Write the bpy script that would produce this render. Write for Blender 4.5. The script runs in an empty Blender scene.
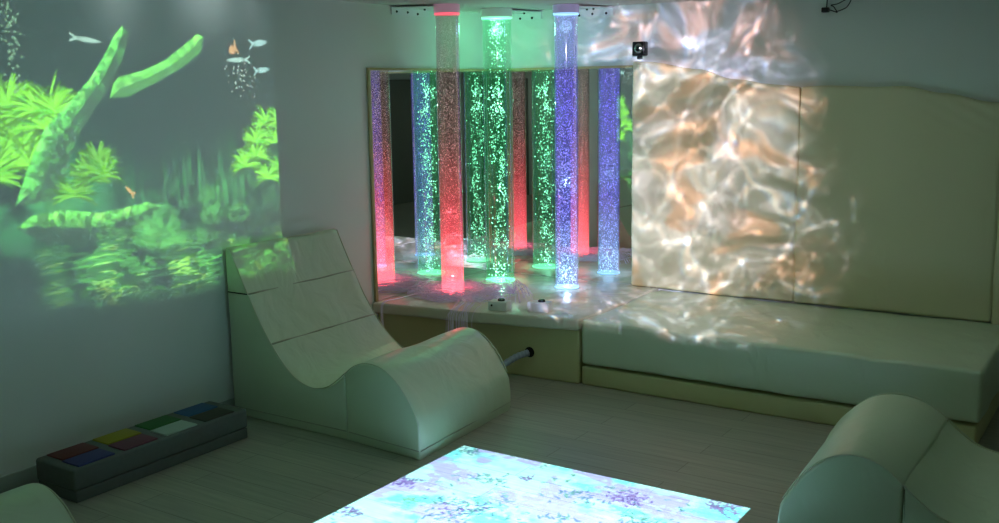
import bpy, bmesh, math, random
import numpy as np
from mathutils import Vector, Matrix, noise

random.seed(7)
rng = np.random.default_rng(11)
C = bpy.context.scene.collection
sc = bpy.context.scene
PI = math.pi
PLAT = 0.4416      # top of the tube platform
CEIL = 2.515
MIRROR_TOP = 2.082

# ------------------------------------------------------------------ helpers
def lin(r, g, b):
    f = lambda c: (c/255/12.92) if c/255 <= .04045 else ((c/255+.055)/1.055)**2.4
    return (f(r), f(g), f(b), 1)

def tag(o, label=None, cat=None, group=None, kind=None):
    if label: o['label'] = label
    if cat: o['category'] = cat
    if group: o['group'] = group
    if kind: o['kind'] = kind
    return o

def empty(name, loc=(0, 0, 0), rz=0):
    o = bpy.data.objects.new(name, None); C.objects.link(o)
    o.location = loc; o.rotation_euler = (0, 0, rz); o.empty_display_size = .1
    return o

def link(name, me, mat, parent=None, smooth=False):
    o = bpy.data.objects.new(name, me); C.objects.link(o)
    if mat is not None: me.materials.append(mat)
    if parent is not None: o.parent = parent
    if smooth:
        for p in me.polygons: p.use_smooth = True
    return o

def mesh(name, verts, faces, mat, parent=None, smooth=False):
    me = bpy.data.meshes.new(name); me.from_pydata([tuple(v) for v in verts], [], faces); me.update()
    return link(name, me, mat, parent, smooth)

def from_bm(name, bm, mat, parent=None, smooth=False, angle=None):
    bmesh.ops.recalc_face_normals(bm, faces=bm.faces)
    me = bpy.data.meshes.new(name); bm.to_mesh(me); bm.free()
    o = link(name, me, mat, parent, smooth)
    if angle is not None:
        me.set_sharp_from_angle(angle=angle)
    return o

def bm_box(bm, x0, x1, y0, y1, z0, z1, bevel=0, seg=2):
    r = bmesh.ops.create_cube(bm, size=1)
    for v in r['verts']:
        v.co = Vector((x0+(v.co.x+.5)*(x1-x0), y0+(v.co.y+.5)*(y1-y0), z0+(v.co.z+.5)*(z1-z0)))
    if bevel:
        es = list({e for v in r['verts'] for e in v.link_edges})
        bmesh.ops.bevel(bm, geom=es, offset=bevel, segments=seg, affect='EDGES', profile=.5)

def box(name, x0, x1, y0, y1, z0, z1, mat, parent=None, bevel=0, seg=2):
    bm = bmesh.new(); bm_box(bm, x0, x1, y0, y1, z0, z1, bevel, seg)
    return from_bm(name, bm, mat, parent, smooth=bevel > 0, angle=.6 if bevel > 0 else None)

def lathe_geo(prof, c, seg=40):
    vs, fs = [], []
    n = len(prof)
    for i in range(seg):
        a = 2*PI*i/seg
        for r, z in prof: vs.append((c[0]+r*math.cos(a), c[1]+r*math.sin(a), c[2]+z))
    for i in range(seg):
        j = (i+1) % seg
        for k in range(n-1): fs.append((i*n+k, j*n+k, j*n+k+1, i*n+k+1))
    return vs, fs

def lathe(name, prof, c, mat, parent=None, seg=40, smooth=True, cap=True):
    vs, fs = lathe_geo(prof, c, seg)
    n = len(prof)
    if cap:
        if prof[0][0] > 1e-5: fs.append(tuple(i*n for i in range(seg))[::-1])
        if prof[-1][0] > 1e-5: fs.append(tuple(i*n+n-1 for i in range(seg)))
    o = mesh(name, vs, fs, mat, parent, smooth)
    o.data.set_sharp_from_angle(angle=.7)
    return o

def tube_geo(pts, r, seg=6, closed=False):
    P = [Vector(p) for p in pts]; n = len(P)
    vs, fs = [], []
    up = Vector((0, 0, 1)); prev = None
    for i, p in enumerate(P):
        a = P[(i-1) % n] if (closed or i > 0) else p
        b = P[(i+1) % n] if (closed or i < n-1) else p
        t = (b-a)
        if t.length < 1e-9: t = Vector((1, 0, 0))
        t.normalize()
        if prev is None:
            u = t.cross(up)
            if u.length < .05: u = t.cross(Vector((1, 0, 0)))
        else:
            u = prev - t*prev.dot(t)
            if u.length < 1e-4: u = t.cross(up)
        u.normalize(); prev = u; w = t.cross(u)
        rr = r[i] if isinstance(r, (list, tuple)) else r
        for k in range(seg):
            an = 2*PI*k/seg
            vs.append(p + u*math.cos(an)*rr + w*math.sin(an)*rr)
    m = n if closed else n-1
    for i in range(m):
        j = (i+1) % n
        for k in range(seg):
            l = (k+1) % seg
            fs.append((i*seg+k, i*seg+l, j*seg+l, j*seg+k))
    if not closed:
        fs.append(tuple(range(seg))[::-1]); fs.append(tuple((n-1)*seg+k for k in range(seg)))
    return vs, fs

def tube(name, pts, r, mat, parent=None, seg=8, closed=False):
    vs, fs = tube_geo(pts, r, seg, closed)
    return mesh(name, vs, fs, mat, parent, True)

def tubes(name, paths, r, mat, parent=None, seg=4):
    V, F = [], []
    for p in paths:
        v, f = tube_geo(p, r, seg); o = len(V)
        V += v; F += [tuple(i+o for i in q) for q in f]
    return mesh(name, V, F, mat, parent, True)

def catmull(pts, n=6, closed=False):
    out = []; m = len(pts)
    rng_ = range(m) if closed else range(m-1)
    for i in rng_:
        g = (lambda k: pts[k % m]) if closed else (lambda k: pts[max(0, min(m-1, k))])
        p0, p1, p2, p3 = g(i-1), g(i), g(i+1), g(i+2)
        for k in range(n):
            t = k/n
            out.append(tuple(.5*((2*b)+(-a+c)*t+(2*a-5*b+4*c-d)*t*t+(-a+3*b-3*c+d)*t**3) for a, b, c, d in zip(p0, p1, p2, p3)))
    if not closed: out.append(tuple(pts[-1]))
    return out

def soft_box(name, x0, x1, y0, y1, z0, z1, mat, parent=None, r=.03, puff=.01, step=.05, wob=.004, warp=None, seed=0):
    """an upholstered foam block: rounded edges, faces slightly puffed and uneven"""
    hx, hy, hz = (x1-x0)/2, (y1-y0)/2, (z1-z0)/2
    cx, cy, cz = (x0+x1)/2, (y0+y1)/2, (z0+z1)/2
    bm = bmesh.new()
    def axis(h):
        n = max(2, int(2*(h-r)/step))
        return [-h, -h+r*.12, -h+r*.35, -h+r*.65] + [-h+r+(2*(h-r))*i/n for i in range(n+1)] + [h-r*.65, h-r*.35, h-r*.12, h]
    ax = [axis(hx), axis(hy), axis(hz)]
    H = (hx, hy, hz); cache = {}
    def vert(p):
        key = tuple(round(c, 6) for c in p)
        if key in cache: return cache[key]
        q = [max(-H[i]+r, min(H[i]-r, p[i])) for i in range(3)]
        d = Vector([p[i]-q[i] for i in range(3)])
        if d.length > 1e-9: 
            d2 = d.normalized()*r
            nrm = d.normalized()
        else: d2 = Vector((0, 0, 0)); nrm = Vector((0, 0, 0))
        v = Vector(q)+d2
        k = 1.0
        ext = [1-(p[i]/H[i])**2 for i in range(3)]
        for i in range(3):
            if abs(abs(p[i])-H[i]) < 1e-6:
                o = [j for j in range(3) if j != i]
                v[i] += math.copysign(puff*(max(0, ext[o[0]])*max(0, ext[o[1]]))**.5, p[i])
        w = Vector((v.x+cx, v.y+cy, v.z+cz))
        nz = noise.noise(w*4.0+Vector((seed*3.1, 0, 0)))
        w += nrm*nz*wob*2
        if warp: w = Vector(warp(w))
        cache[key] = bm.verts.new(w)
        return cache[key]
    for i in range(3):
        a, b = [j for j in range(3) if j != i]
        for s in (-1, 1):
            A, B = ax[a], ax[b]
            for m in range(len(A)-1):
                for n in range(len(B)-1):
                    q = []
                    for (u, v) in ((m, n), (m+1, n), (m+1, n+1), (m, n+1)):
                        p = [0, 0, 0]; p[i] = s*H[i]; p[a] = A[u]; p[b] = B[v]
                        q.append(vert(p))
                    try: bm.faces.new(q)
                    except ValueError: pass
    return from_bm(name, bm, mat, parent, smooth=True)

def profile_block(name, prof, y0, y1, mat, parent=None, r=.02, wob=.004, seed=0, ny=16):
    """closed xz outline extruded along y with rounded, softly uneven ends"""
    P = [Vector((a, 0, b)) for a, b in prof]; n = len(P)
    area = sum(P[i].x*P[(i+1) % n].z-P[(i+1) % n].x*P[i].z for i in range(n))
    sg = 1 if area > 0 else -1
    N = []
    for i in range(n):
        e1 = (P[i]-P[i-1]).normalized(); e2 = (P[(i+1) % n]-P[i]).normalized()
        nn = (Vector((e1.z, 0, -e1.x))+Vector((e2.z, 0, -e2.x)))*sg
        N.append(nn.normalized() if nn.length > 1e-6 else Vector((0, 0, 0)))
    secs = []
    for k in (0, 30, 60, 90): secs.append((y0+r*(1-math.sin(math.radians(k))), r*(1-math.cos(math.radians(90-k)))))
    secs = [(y0+r*(1-math.sin(math.radians(k))), r*(1-math.sin(math.radians(90-k)))) for k in (90, 60, 30, 0)]
    secs = [(y0, r), (y0+r*.13, r*.5), (y0+r*.5, r*.13), (y0+r, 0)]
    mid = [(y0+r+(y1-y0-2*r)*i/ny, 0) for i in range(1, ny)]
    secs = secs+mid+[(y0+y1-s, o) for s, o in reversed([(y0, r), (y0+r*.13, r*.5), (y0+r*.5, r*.13), (y0+r, 0)])]
    bm = bmesh.new(); rows = []
    for y, off in secs:
        row = []
        for i in range(n):
            w = P[i]-N[i]*off; w = Vector((w.x, y, w.z))
            if w.z > .02:
                w += N[i]*wob*1.6*noise.noise(Vector((w.x*5, y*3.5, w.z*5+seed)))
            row.append(bm.verts.new(w))
        rows.append(row)
    for a, b in zip(rows[:-1], rows[1:]):
        for i in range(n):
            j = (i+1) % n
            bm.faces.new((a[i], a[j], b[j], b[i]))
    for row in (rows[0], rows[-1]):
        f = bm.faces.new(row)
    return from_bm(name, bm, mat, parent, smooth=True, angle=1.0)

# ------------------------------------------------------------------ materials
def new_mat(name):
    m = bpy.data.materials.new(name); m.use_nodes = True
    return m, m.node_tree.nodes, m.node_tree.links

def pbr(name, col, rough=.5, metal=0, col2=None, nscale=8, bump=0, bscale=60, bdist=.01, spec=.5, stretch=None):
    m, N, L = new_mat(name); b = N['Principled BSDF']
    b.inputs['Base Color'].default_value = col
    b.inputs['Roughness'].default_value = rough
    b.inputs['Metallic'].default_value = metal
    b.inputs['Specular IOR Level'].default_value = spec
    tc = N.new('ShaderNodeTexCoord')
    src = tc.outputs['Object']
    if stretch:
        mp = N.new('ShaderNodeMapping'); mp.inputs['Scale'].default_value = stretch
        L.new(src, mp.inputs['Vector']); src = mp.outputs['Vector']
    if col2:
        t = N.new('ShaderNodeTexNoise'); t.inputs['Scale'].default_value = nscale; t.inputs['Detail'].default_value = 4
        mx = N.new('ShaderNodeMix'); mx.data_type = 'RGBA'
        mx.inputs[6].default_value = col; mx.inputs[7].default_value = col2
        L.new(src, t.inputs['Vector']); L.new(t.outputs['Fac'], mx.inputs[0]); L.new(mx.outputs[2], b.inputs['Base Color'])
    if bump:
        t = N.new('ShaderNodeTexNoise'); t.inputs['Scale'].default_value = bscale; t.inputs['Detail'].default_value = 3
        bp = N.new('ShaderNodeBump'); bp.inputs['Strength'].default_value = bump; bp.inputs['Distance'].default_value = bdist
        L.new(src, t.inputs['Vector']); L.new(t.outputs['Fac'], bp.inputs['Height']); L.new(bp.outputs['Normal'], b.inputs['Normal'])
    return m

def vinyl_mat(name, col, rough=.38, wr=.35):
    """soft-play vinyl: slightly shiny, broad wrinkles and fine grain"""
    m, N, L = new_mat(name); b = N['Principled BSDF']
    b.inputs['Base Color'].default_value = col; b.inputs['Roughness'].default_value = rough
    tc = N.new('ShaderNodeTexCoord'); mp = N.new('ShaderNodeMapping'); mp.inputs['Scale'].default_value = (1, 1, .55)
    mp.inputs['Rotation'].default_value = (0, 0, .5)
    L.new(tc.outputs['Object'], mp.inputs['Vector'])
    t = N.new('ShaderNodeTexNoise'); t.inputs['Scale'].default_value = 5; t.inputs['Detail'].default_value = 2.5; t.inputs['Distortion'].default_value = 1.6
    t2 = N.new('ShaderNodeTexNoise'); t2.inputs['Scale'].default_value = 220
    L.new(mp.outputs['Vector'], t.inputs['Vector']); L.new(tc.outputs['Object'], t2.inputs['Vector'])
    b1 = N.new('ShaderNodeBump'); b1.inputs['Strength'].default_value = wr; b1.inputs['Distance'].default_value = .03
    b2 = N.new('ShaderNodeBump'); b2.inputs['Strength'].default_value = .08; b2.inputs['Distance'].default_value = .002
    L.new(t.outputs['Fac'], b1.inputs['Height']); L.new(t2.outputs['Fac'], b2.inputs['Height'])
    L.new(b1.outputs['Normal'], b2.inputs['Normal']); L.new(b2.outputs['Normal'], b.inputs['Normal'])
    return m

M = {}
M['wall'] = pbr('painted_plaster', lin(226, 232, 226), .75, col2=lin(220, 227, 221), nscale=3, bump=.12, bscale=90, bdist=.003)
M['ceiling'] = pbr('ceiling_paint', lin(205, 205, 200), .85, bump=.1, bscale=60, bdist=.003)
M['vinyl'] = vinyl_mat('cream_vinyl', lin(206, 217, 188), .34, .28)
M['vinyl_pad'] = vinyl_mat('pad_vinyl', lin(214, 210, 172), .5, .18)
M['vinyl_base'] = vinyl_mat('base_vinyl', lin(206, 202, 150), .45, .3)
M['vinyl_mat'] = vinyl_mat('platform_vinyl', lin(214, 212, 190), .26, .3)
M['piping'] = pbr('vinyl_piping', lin(208, 212, 184), .4)
M['seam'] = pbr('stitched_seam', lin(172, 172, 146), .6)
M['gap_shade'] = pbr('gap_shade', lin(25, 25, 18), .9)  # near-black standing in for shade inside openings
M['frame'] = pbr('mirror_trim', lin(190, 180, 130), .5, col2=lin(170, 160, 115), nscale=20)
M['white_plastic'] = pbr('white_plastic', lin(232, 232, 230), .35)
M['black_plastic'] = pbr('black_plastic', lin(14, 14, 16), .25)
M['lens'] = pbr('lens_glass', lin(4, 4, 8), .05)
M['steel'] = pbr('steel', lin(150, 150, 150), .3, 1)
M['white_metal'] = pbr('white_painted_metal', lin(225, 228, 228), .4)
M['skirting'] = pbr('skirting_vinyl', lin(168, 175, 168), .5)
M['hose'] = pbr('grey_hose', lin(165, 172, 190), .5)
M['fibre'] = pbr('fibre_strand', lin(226, 214, 240), .2, spec=1)
M['box'] = pbr('grey_fabric', lin(106, 112, 110), .8, col2=lin(94, 100, 98), nscale=30, bump=.25, bscale=300, bdist=.003)
M['box_dark'] = pbr('dark_grey_fabric', lin(58, 63, 60), .8, bump=.25, bscale=300, bdist=.003)
M['door'] = pbr('grey_door', lin(130, 132, 125), .5)
M['housing'] = pbr('projector_housing', lin(60, 62, 66), .45)
M['mirror'] = pbr('mirror_silver', (.86, .88, .87, 1), .0, 1)
M['cord'] = pbr('black_cord', lin(18, 18, 16), .6)

b_ = M['fibre'].node_tree.nodes['Principled BSDF']     # side-glowing strands give off a faint violet light
b_.inputs['Emission Color'].default_value = (.62, .58, .74, 1); b_.inputs['Emission Strength'].default_value = .05
M['fibre'].cycles.emission_sampling = 'NONE'

def floor_mat():
    m, N, L = new_mat('vinyl_plank_floor'); b = N['Principled BSDF']
    tc = N.new('ShaderNodeTexCoord'); br = N.new('ShaderNodeTexBrick')
    br.inputs['Scale'].default_value = 1; br.inputs['Brick Width'].default_value = 1.35; br.inputs['Row Height'].default_value = .155
    br.inputs['Mortar Size'].default_value = .0022; br.inputs['Mortar Smooth'].default_value = .4
    br.inputs['Color1'].default_value = lin(172, 166, 152); br.inputs['Color2'].default_value = lin(164, 158, 145); br.inputs['Mortar'].default_value = lin(120, 116, 106)
    br.inputs['Bias'].default_value = 0
    L.new(tc.outputs['Object'], br.inputs['Vector'])
    mp = N.new('ShaderNodeMapping'); mp.inputs['Scale'].default_value = (2.5, 45, 1); L.new(tc.outputs['Object'], mp.inputs['Vector'])
    n = N.new('ShaderNodeTexNoise'); n.inputs['Scale'].default_value = 1; n.inputs['Detail'].default_value = 5
    L.new(mp.outputs['Vector'], n.inputs['Vector'])
    r = N.new('ShaderNodeMapRange'); r.inputs['From Min'].default_value = .3; r.inputs['From Max'].default_value = .7; r.inputs['To Min'].default_value = .84; r.inputs['To Max'].default_value = 1.08
    L.new(n.outputs['Fac'], r.inputs['Value'])
    mx = N.new('ShaderNodeMix'); mx.data_type = 'RGBA'; mx.blend_type = 'MULTIPLY'; mx.inputs[0].default_value = 1
    L.new(br.outputs['Color'], mx.inputs[6]); L.new(r.outputs['Result'], mx.inputs[7]); L.new(mx.outputs[2], b.inputs['Base Color'])
    b.inputs['Roughness'].default_value = .42
    bp = N.new('ShaderNodeBump'); bp.inputs['Strength'].default_value = .2; bp.inputs['Distance'].default_value = .002
    L.new(n.outputs['Fac'], bp.inputs['Height']); L.new(bp.outputs['Normal'], b.inputs['Normal'])
    return m
M['floor'] = floor_mat()

def acrylic(name, tint):
    """clear acrylic tube wall: see-through face on, shiny and tinted at the rim"""
    m, N, L = new_mat(name); N.remove(N['Principled BSDF']); out = N['Material Output']
    tr = N.new('ShaderNodeBsdfTransparent'); tr.inputs['Color'].default_value = tint
    gl = N.new('ShaderNodeBsdfGlossy'); gl.inputs['Roughness'].default_value = .06; gl.inputs['Color'].default_value = (1, 1, 1, 1)
    lw = N.new('ShaderNodeLayerWeight'); lw.inputs['Blend'].default_value = .22
    mr = N.new('ShaderNodeMapRange'); mr.inputs['To Min'].default_value = .05; mr.inputs['To Max'].default_value = .8
    L.new(lw.outputs['Facing'], mr.inputs['Value'])
    mx = N.new('ShaderNodeMixShader'); L.new(mr.outputs['Result'], mx.inputs[0]); L.new(tr.outputs[0], mx.inputs[1]); L.new(gl.outputs[0], mx.inputs[2])
    L.new(mx.outputs[0], out.inputs['Surface'])
    return m

def glow_water(name, stops, opac):
    """lit water of a bubble lamp: stops = [(height fraction, colour, strength)]"""
    m, N, L = new_mat(name); N.remove(N['Principled BSDF']); out = N['Material Output']
    tc = N.new('ShaderNodeTexCoord'); sp = N.new('ShaderNodeSeparateXYZ'); L.new(tc.outputs['Generated'], sp.inputs[0])
    cr = N.new('ShaderNodeValToRGB'); e = cr.color_ramp.elements
    while len(e) > 1: e.remove(e[-1])
    for i, (p, c, s) in enumerate(stops):
        k = e[0] if i == 0 else e.new(p)
        k.position = p; k.color = (c[0]*s, c[1]*s, c[2]*s, 1)
    L.new(sp.outputs['Z'], cr.inputs[0])
    em = N.new('ShaderNodeEmission'); L.new(cr.outputs[0], em.inputs['Color']); em.inputs['Strength'].default_value = 1
    tr = N.new('ShaderNodeBsdfTransparent'); tr.inputs['Color'].default_value = (1-opac, 1-opac, 1-opac, 1)
    ad = N.new('ShaderNodeAddShader'); L.new(em.outputs[0], ad.inputs[0]); L.new(tr.outputs[0], ad.inputs[1])
    L.new(ad.outputs[0], out.inputs['Surface'])
    m.cycles.emission_sampling = 'NONE'
    return m

def glow_bubbles(name, stops, k):
    m, N, L = new_mat(name); b = N['Principled BSDF']
    b.inputs['Base Color'].default_value = (.55, .55, .55, 1); b.inputs['Roughness'].default_value = .2
    tc = N.new('ShaderNodeTexCoord'); sp = N.new('ShaderNodeSeparateXYZ'); L.new(tc.outputs['Generated'], sp.inputs[0])
    cr = N.new('ShaderNodeValToRGB'); e = cr.color_ramp.elements
    while len(e) > 1: e.remove(e[-1])
    for i, (p, c, s) in enumerate(stops):
        q = e[0] if i == 0 else e.new(p)
        q.position = p; q.color = (c[0]*s, c[1]*s, c[2]*s, 1)
    L.new(sp.outputs['Z'], cr.inputs[0])
    at = N.new('ShaderNodeAttribute'); at.attribute_name = 'lit'
    mu = N.new('ShaderNodeMath'); mu.operation = 'MULTIPLY'; mu.inputs[1].default_value = k
    L.new(at.outputs['Fac'], mu.inputs[0])
    L.new(cr.outputs[0], b.inputs['Emission Color']); L.new(mu.outputs[0], b.inputs['Emission Strength'])
    m.cycles.emission_sampling = 'NONE'
    return m

def emis(name, col, s):
    col = (*col[:3], 1)
    m, N, L = new_mat(name); b = N['Principled BSDF']
    b.inputs['Base Color'].default_value = col; b.inputs['Emission Color'].default_value = col; b.inputs['Emission Strength'].default_value = s
    return m

def slide_mat(name):
    m, N, L = new_mat(name); N.remove(N['Principled BSDF']); out = N['Material Output']
    at = N.new('ShaderNodeAttribute'); at.attribute_name = 'film'
    tr = N.new('ShaderNodeBsdfTransparent'); L.new(at.outputs['Color'], tr.inputs['Color'])
    L.new(tr.outputs[0], out.inputs['Surface'])
    return m

# ------------------------------------------------------------------ room shell
def struct(o): o['kind'] = 'structure'; return o
XR, YF = 6.3, -8.8
struct(box('floor', -.15, XR+.15, YF-.15, .15, -.1, 0, M['floor']))
struct(box('ceiling', -.15, XR+.15, YF-.15, .15, CEIL, CEIL+.1, M['ceiling']))
struct(box('wall_left', -.15, 0, YF-.15, .15, 0, CEIL, M['wall']))
struct(box('wall_back', 0, XR, 0, .15, 0, CEIL, M['wall']))
struct(box('wall_right', XR, XR+.15, YF-.15, .15, 0, CEIL, M['wall']))
struct(box('wall_front', 0, XR, YF-.15, YF, 0, CEIL, M['wall']))
d = struct(empty('door_1', (XR, -6.5, 0)))
box('door_leaf', -.05, 0, -.5, .5, 0, 2.08, M['door'], d, .004)
box('door_frame', -.06, 0, -.58, -.5, 0, 2.15, M['white_plastic'], d, .004)
d = struct(empty('door_2', (5.55, YF, 0)))
box('door_leaf', -.5, .5, 0, .05, 0, 2.08, M['door'], d, .004)
box('door_frame', .5, .58, 0, .06, 0, 2.15, M['white_plastic'], d, .004)
struct(box('baseboard_left', 0, .014, YF, -1.5, 0, .09, M['skirting'], None, .003))
struct(box('baseboard_back', 4.1, XR, -.014, 0, 0, .09, M['skirting'], None, .003))

# ------------------------------------------------------------------ platform in the corner
pl = empty('tube_platform', (0, 0, 0))
tag(pl, 'low cream corner platform on which the three bubble tubes stand', 'platform')
def prism(name, poly, z0, z1, mat, parent, bevel=.02, seg=3):
    bm = bmesh.new()
    lo = [bm.verts.new((x, y, z0)) for x, y in poly]; hi = [bm.verts.new((x, y, z1)) for x, y in poly]
    n = len(poly); bm.faces.new(lo); bm.faces.new(hi)
    for i in range(n): bm.faces.new((lo[i], lo[(i+1) % n], hi[(i+1) % n], hi[i]))
    if bevel: bmesh.ops.bevel(bm, geom=list(bm.edges), offset=bevel, segments=seg, affect='EDGES', profile=.6)
    return from_bm(name, bm, mat, parent, smooth=bevel > 0, angle=.7 if bevel > 0 else None)
prism('base', [(.002, -.002), (.002, -1.44), (.7, -1.30), (1.0, -1.24), (1.528, -1.226), (1.528, -.002)], .0, .362, M['vinyl_base'], pl, .012)
top_mat = prism('top_mat', [(.002, -.002), (.002, -1.50), (.86, -1.385), (1.538, -1.25), (1.538, -.002)], .365, PLAT, M['vinyl_mat'], pl, .018)
# black disc stands in for the shaded opening the cable sleeve comes through
def ring_y(name, c, r, w, mat, parent, seg=24):
    pts = [(c[0]+r*math.cos(2*PI*i/seg), c[1], c[2]+r*math.sin(2*PI*i/seg)) for i in range(seg)]
    return tube(name, pts, w, mat, parent, 6, True)
hole = mesh('cable_hole_shade', [(1.155+.036*math.cos(2*PI*i/24), -1.2385, .172+.036*math.sin(2*PI*i/24)) for i in range(24)]+[(1.155+.036*math.cos(2*PI*i/24), -1.225, .172+.036*math.sin(2*PI*i/24)) for i in range(24)],
            [tuple(range(24))]+[(i, (i+1) % 24, 24+(i+1) % 24, 24+i) for i in range(24)], M['gap_shade'], pl)

# ------------------------------------------------------------------ mirrors
mr = empty('wall_mirror', (0, -.72, PLAT))
tag(mr, 'tall mirror on the left wall reaching into the corner behind the tubes', 'mirror', 'corner mirrors')
H_ = MIRROR_TOP-PLAT
box('mirror_glass', .002, .008, -.72, .708, 0, H_-.018, M['mirror'], mr)
box('frame', .001, .018, -.75, -.722, 0, H_, M['frame'], mr, .003)
box('top_trim', .001, .018, -.722, .708, H_-.018, H_, M['frame'], mr, .003)
mb = empty('wall_mirror', (.66, 0, PLAT))
tag(mb, 'tall mirror on the back wall beside the cream wall pads', 'mirror', 'corner mirrors')
box('mirror_glass', -.65, .652, -.008, -.002, 0, H_-.018, M['mirror'], mb)
box('top_trim', -.65, .652, -.018, -.001, H_-.018, H_, M['frame'], mb, .003)

# ------------------------------------------------------------------ bubble tubes
def bubble_mesh(name, n, r, h, rmin, rmax, mode, mat, parent, seed):
    g = np.random.default_rng(seed)
    base = np.array([(1, 0, 0), (-1, 0, 0), (0, 1, 0), (0, -1, 0), (0, 0, 1), (0, 0, -1)], float)
    tri = np.array([(0, 2, 4), (2, 1, 4), (1, 3, 4), (3, 0, 4), (2, 0, 5), (1, 2, 5), (3, 1, 5), (0, 3, 5)])
    z = g.random(n)*h
    if mode == 'cluster':
        # bubbles rise in swirling puffs
        k = 46; cz = g.random(k)*h; ph = g.random(k)*2*PI; cr = r*.62*np.sqrt(g.random(k))
        idx = g.integers(0, k, n)
        a = g.random(n) < .8
        th = np.where(a, ph[idx]+g.normal(0, .6, n), g.random(n)*2*PI)
        rr = np.where(a, np.abs(cr[idx]+g.normal(0, r*.13, n)), r*np.sqrt(g.random(n)))
        z = np.where(a, np.clip(cz[idx]+g.normal(0, .035, n), 0, h), z)
    else:
        th = g.random(n)*2*PI; rr = r*g.random(n)**.4
    rr = np.minimum(rr, r)
    s = rmin+(rmax-rmin)*g.random(n)**2.6
    lit = .2+1.9*g.random(n)**2
    cen = np.stack([rr*np.cos(th), rr*np.sin(th), z], 1)
    V = (cen[:, None, :]+base[None]*s[:, None, None]).reshape(-1, 3)
    F = (tri[None]+6*np.arange(n)[:, None, None]).reshape(-1, 3)
    me = bpy.data.meshes.new(name)
    me.vertices.add(len(V)); me.vertices.foreach_set('co', V.ravel())
    me.loops.add(F.size); me.loops.foreach_set('vertex_index', F.ravel().astype(np.int32))
    me.polygons.add(len(F)); me.polygons.foreach_set('loop_start', np.arange(0, F.size, 3, dtype=np.int32))
    me.polygons.foreach_set('use_smooth', np.ones(len(F), bool))
    me.update(calc_edges=True); me.validate()
    at = me.attributes.new('lit', 'FLOAT', 'POINT'); at.data.foreach_set('value', np.repeat(lit, 6).astype(np.float32))
    o = link(name, me, mat, parent); o['kind'] = 'stuff'
    return o

def point(name, loc, col, power, rad=.05, parent=None):
    l = bpy.data.lights.new(name, 'POINT'); l.color = col[:3]; l.energy = power; l.shadow_soft_size = rad
    o = bpy.data.objects.new(name, l); C.objects.link(o); o.location = loc
    if parent: o.parent = parent
    return o

TOPZ = 2.45-PLAT
def cap_mat(c):
    m = emis('cap_plastic_glow', c, .22); m.cycles.emission_sampling = 'NONE'; return m  # faint emission stands in for tube light passing through the cap

def bubble_tube(x, y, r, label, tint, water, wop, bub, bk, nb, rmin, rmax, mode, seed, capcol, lights, bracket):
    t = empty('bubble_tube', (x, y, PLAT+.001)); tag(t, label, 'bubble tube', 'bubble tubes in the mirrored corner')
    lathe('tube_wall', [(r, 0), (r, TOPZ)], (0, 0, 0), acrylic('acrylic', tint), t, 48, cap=False)
    lathe('water', [(0.0, .012), (r*.94, .012), (r*.94, TOPZ-.012), (0, TOPZ-.012)], (0, 0, 0), glow_water('lit_water', water, wop), t, 40, cap=False)
    bubble_mesh('bubbles', nb, r*(.8 if mode == 'cluster' else .9), TOPZ-.03, rmin, rmax, mode, glow_bubbles('lit_bubbles', bub, bk), t, seed).location = (0, 0, .015)
    lathe('base_light', [(0, .001), (r+.003, .001), (r+.003, .009), (r-.008, .01), (0, .01)], (0, 0, 0), emis('base_glow', bub[0][1], .9), t, 40)
    lathe('top_cap', [(0, TOPZ+.063), (r+.006, TOPZ+.063), (r+.006, TOPZ+.005), (r-.004, TOPZ), (0, TOPZ)], (0, 0, 0), cap_mat(capcol), t, 40)
    lathe('cap_ring', [(r-.006, TOPZ-.008), (r+.004, TOPZ-.008), (r+.004, TOPZ+.004), (r-.006, TOPZ+.004)], (0, 0, 0), emis('ring_glow', bub[0][1], 1.1), t, 40)
    # wall bracket: vertical flange with screws and a shelf reaching the cap
    axis, a0, a1, z0, z1, shelf, screws, sscr = bracket
    br = None
    bm = bmesh.new(); t0 = .005
    if axis == 'x':   # on the left wall
        bm_box(bm, .001-x, .001+t0-x, a0-y, a1-y, z0-PLAT, z1-PLAT)
    else:
        bm_box(bm, a0-x, a1-x, -.001-t0-y, -.001-y, z0-PLAT, z1-PLAT)
    lo = [bm.verts.new((px-x, py-y, z1-.005-PLAT)) for px, py in shelf]; hi = [bm.verts.new((px-x, py-y, z1-PLAT)) for px, py in shelf]
    n = len(shelf); bm.faces.new(lo); bm.faces.new(hi)
    for i in range(n): bm.faces.new((lo[i], lo[(i+1) % n], hi[(i+1) % n], hi[i]))
    br = from_bm('wall_bracket', bm, M['white_metal'], t)
    for a, z in screws:
        if axis == 'x':
            o = mesh('screw', *disc_geo((.0065-x, a-y, z-PLAT), (1, 0, 0), .0095, .006), M['black_plastic'], br)
        else:
            o = mesh('screw', *disc_geo((a-x, -.0065-y, z-PLAT), (0, -1, 0), .0095, .006), M['black_plastic'], br)
    for px, py in sscr:
        mesh('screw', *disc_geo((px-x, py-y, z1-.005-PLAT), (0, 0, -1), .009, .012), M['black_plastic'], br)
    for k, (f, e) in enumerate(lights): point('tube_lamp', (0, 0, f*TOPZ), bub[0][1], e, .05 if f > .9 else 0, t)
    return t

def disc_geo(c, nrm, r, h, seg=12):
    c = Vector(c); n = Vector(nrm).normalized(); u = n.orthogonal().normalized(); w = n.cross(u)
    vs = []
    for k, rr in ((0, r), (h, r*.7)):
        for i in range(seg):
            a = 2*PI*i/seg; vs.append(c+n*k+u*math.cos(a)*rr+w*math.sin(a)*rr)
    fs = [tuple(range(seg))[::-1], tuple(range(seg, 2*seg))]+[(i, (i+1) % seg, seg+(i+1) % seg, seg+i) for i in range(seg)]
    return vs, fs

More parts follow.
